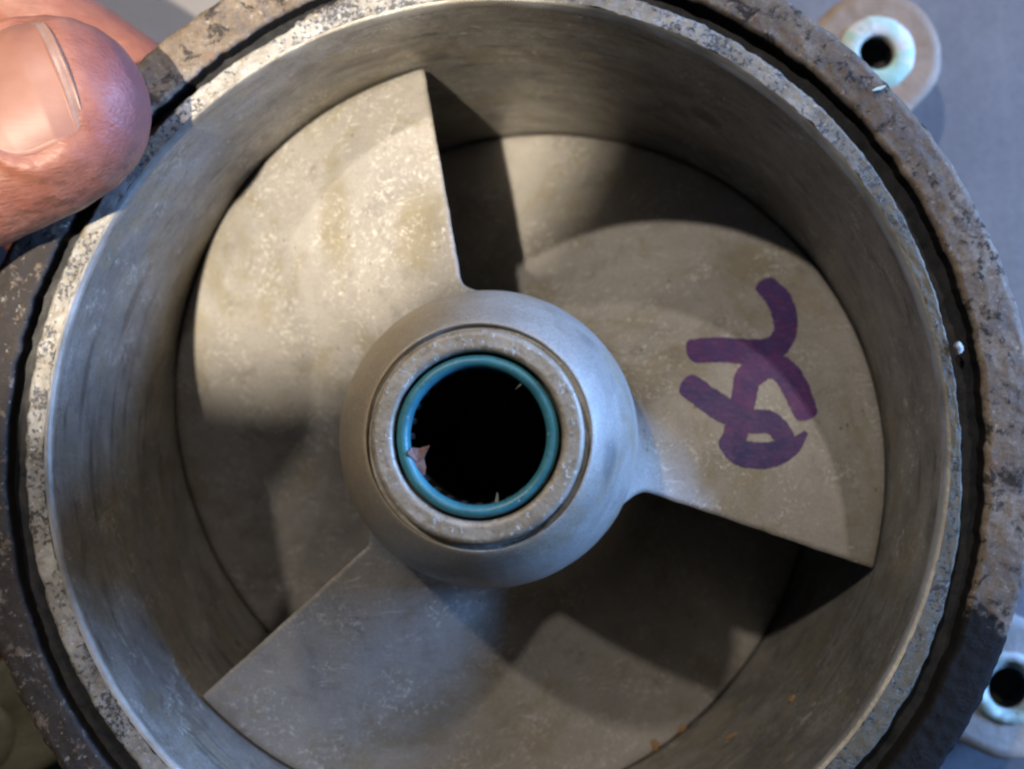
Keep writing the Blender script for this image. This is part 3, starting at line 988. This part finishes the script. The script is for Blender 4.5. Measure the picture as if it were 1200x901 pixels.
def nail_patch(t0, t1, off, th, name, mat, parent, nt=40, na=36):
    V = []
    for lay in (0, 1):
        for i in range(nt):
            t = t0 + (t1 - t0) * i / (nt - 1)
            for j in range(na):
                s = -1 + 2 * j / (na - 1)
                hw = max(nail_half(min(t, NAIL_B - 0.02)), 0.4) * 0.985
                tb = t + (2.6 * abs(s) ** 2.4 - 0.9) * max(0.0, 1 - (t - NAIL_F) / 9.0)   # free edge bows forward
                a, b = thumb_half(max(t, 7.6))
                x = hw * s
                y = 0.955 * b * math.sqrt(max(0.02, 1 - min(0.985, abs(x) / (a * 1.0)) ** 2.05))
                p = TIP - u * tb + w * x + nrm * (y + off - (th if lay else 0.0))
                V.append(p)
    n = nt * na
    F = grid_faces(nt, na).tolist() + grid_faces(nt, na, False, True, n).tolist()
    for j in range(na - 1):
        F.append([j + 1, j, n + j, n + j + 1])
        b_ = (nt - 1) * na
        F.append([b_ + j, b_ + j + 1, n + b_ + j + 1, n + b_ + j])
    for i in range(nt - 1):
        F.append([i * na, (i + 1) * na, n + (i + 1) * na, n + i * na])
        F.append([(i + 1) * na + na - 1, i * na + na - 1, n + i * na + na - 1, n + (i + 1) * na + na - 1])
    return link_mesh(name, V, F, mat, parent)


nail = nail_patch(NAIL_F + 1.3, NAIL_B, 0.16, 0.6, 'thumb_nail', M['nail'], hand)
nail_patch(NAIL_F + 0.0, NAIL_F + 1.3, 0.16, 0.6, 'free_edge', M['nail_edge'], nail, 8)


# ------------------------------------------------------------------ loose bits
def chip(name, pos, size, rot, mat, seed, label, cat, n=9, thick=0.25, curl=0.4, outline=None):
    """small ragged flake with thickness"""
    r = random.Random(seed)
    V, F = [], []
    rim = [(size[0] * (0.62 + 0.6 * r.random()) * math.cos(2 * math.pi * k / n), size[1] * (0.7 + 0.5 * r.random()) * math.sin(2 * math.pi * k / n)) for k in range(n)]
    if outline:
        rim, n = outline, len(outline)
    for lay in (0.5, -0.5):
        V.append((0, 0, lay * thick))
        for x, y in rim:
            V.append((x, y, lay * thick * 0.7 + curl * (x / size[0]) ** 2 * size[0] * 0.5 - curl * 0.2 * r.random()))
    for k in range(n):
        k2 = (k + 1) % n
        F.append([0, 1 + k, 1 + k2])
        F.append([n + 1, n + 2 + k2, n + 2 + k])
        F.append([1 + k, n + 2 + k, n + 2 + k2, 1 + k2])
    o = link_mesh(name, V, F, mat, None, False)
    o.location = [k * MM for k in pos]
    o.rotation_euler = rot
    tag(o, label, cat)
    return o


chip('rust_flake', (-8.3, -3.5, 18.3), (1.3, 2.3), (0.35, 0.45, 0.2), M['flake'], 31, 'reddish brown curled flake caught inside the teal ring', 'flake', 17, 0.2, 0.8,
     [(-1.5, 1.7), (-0.6, 2.1), (0.5, 1.8), (1.7, 2.2), (1.3, 1.3), (0.95, 0.3), (1.1, -0.9), (0.9, -2.0), (0.2, -2.2), (-0.3, -1.2), (-0.6, 0.0), (-1.1, 0.7)])
chip('metal_sliver', (2.6, -8.9, 17.6), (0.22, 1.3), (0.5, 0.2, 0.05), M['fibre'], 5, 'thin grey sliver standing inside the lower teal ring', 'sliver', 8, 0.15, 0.3)
chip('lint_fibre', (5.9, 7.1, 18.2), (0.12, 1.1), (0.3, 0.1, -0.8), M['fibre'], 8, 'tiny pale fibre at the upper right of the teal ring', 'fibre', 8, 0.1, 0.3)
chip('grit_crumb', (72.5, 13.9, 0.2), (0.7, 1.1), (0.1, 0.2, 0.3), M['grit'], 9, 'white crumb stuck on the right hand lip of the rim', 'crumb', 9, 0.9, 0.0)
chip('paint_chip', (61.3, 54.7, 0.75), (1.3, 0.25), (0.1, 0.1, 0.35), M['mint'], 12, 'pale mint paint sliver on the rim near the tan lug', 'paint chip', 9, 0.25, 0.1)


def wall_pos(adeg, z, r=69.8):
    a = math.radians(adeg)
    return (r * math.cos(a), r * math.sin(a), z)


for (ad, z, sz, sd, lb) in ((-41.0, -26.0, (0.95, 0.95), 21, 'larger ochre rust speck on the bore wall at lower right'),
                            (-51.8, -33.1, (1.25, 0.5), 22, 'narrow ochre rust speck on the bore wall below the larger one')):
    a = math.radians(ad)
    chip('rust_speck', wall_pos(ad, z), sz, (math.pi / 2, 0.5, a - math.pi / 2), M['rust'], sd, lb, 'rust speck', 8, 0.25, 0.0)


def blade3(x, y):
    r = math.hypot(x, y)
    ph = (math.degrees(math.atan2(y, x)) - LE[2]) % 360
    return (x, y, blade_z(r, ph) + 0.2)


chip('rust_speck', blade3(30.6, -61.0), (1.0, 1.4), (0.45, 0.2, 0.4), M['rust'], 24, 'orange rust speck at the bottom edge of the lowest blade', 'rust speck', 8, 0.3, 0.0)
chip('rust_speck', blade3(36.3, -58.6), (1.3, 0.7), (0.45, 0.2, 0.6), M['rust'], 25, 'flat brown rust speck in the gap beside the lowest blade', 'rust speck', 8, 0.3, 0.0)

# orange object on the bench at the far left
V, F = [], []
prof = [(0.01, 0), (7.0, 0), (7.6, 1), (7.6, 7), (6.8, 8), (4.0, 8.2), (3.6, 7.6), (0.01, 7.6)]
o = revolve('plug', prof, 48, M['orange'], None, 1.0, flip=True)
o.location = (-0.128, -0.0525, -0.076)
tag(o, 'blurred orange cap on the bench at the left edge', 'cap')
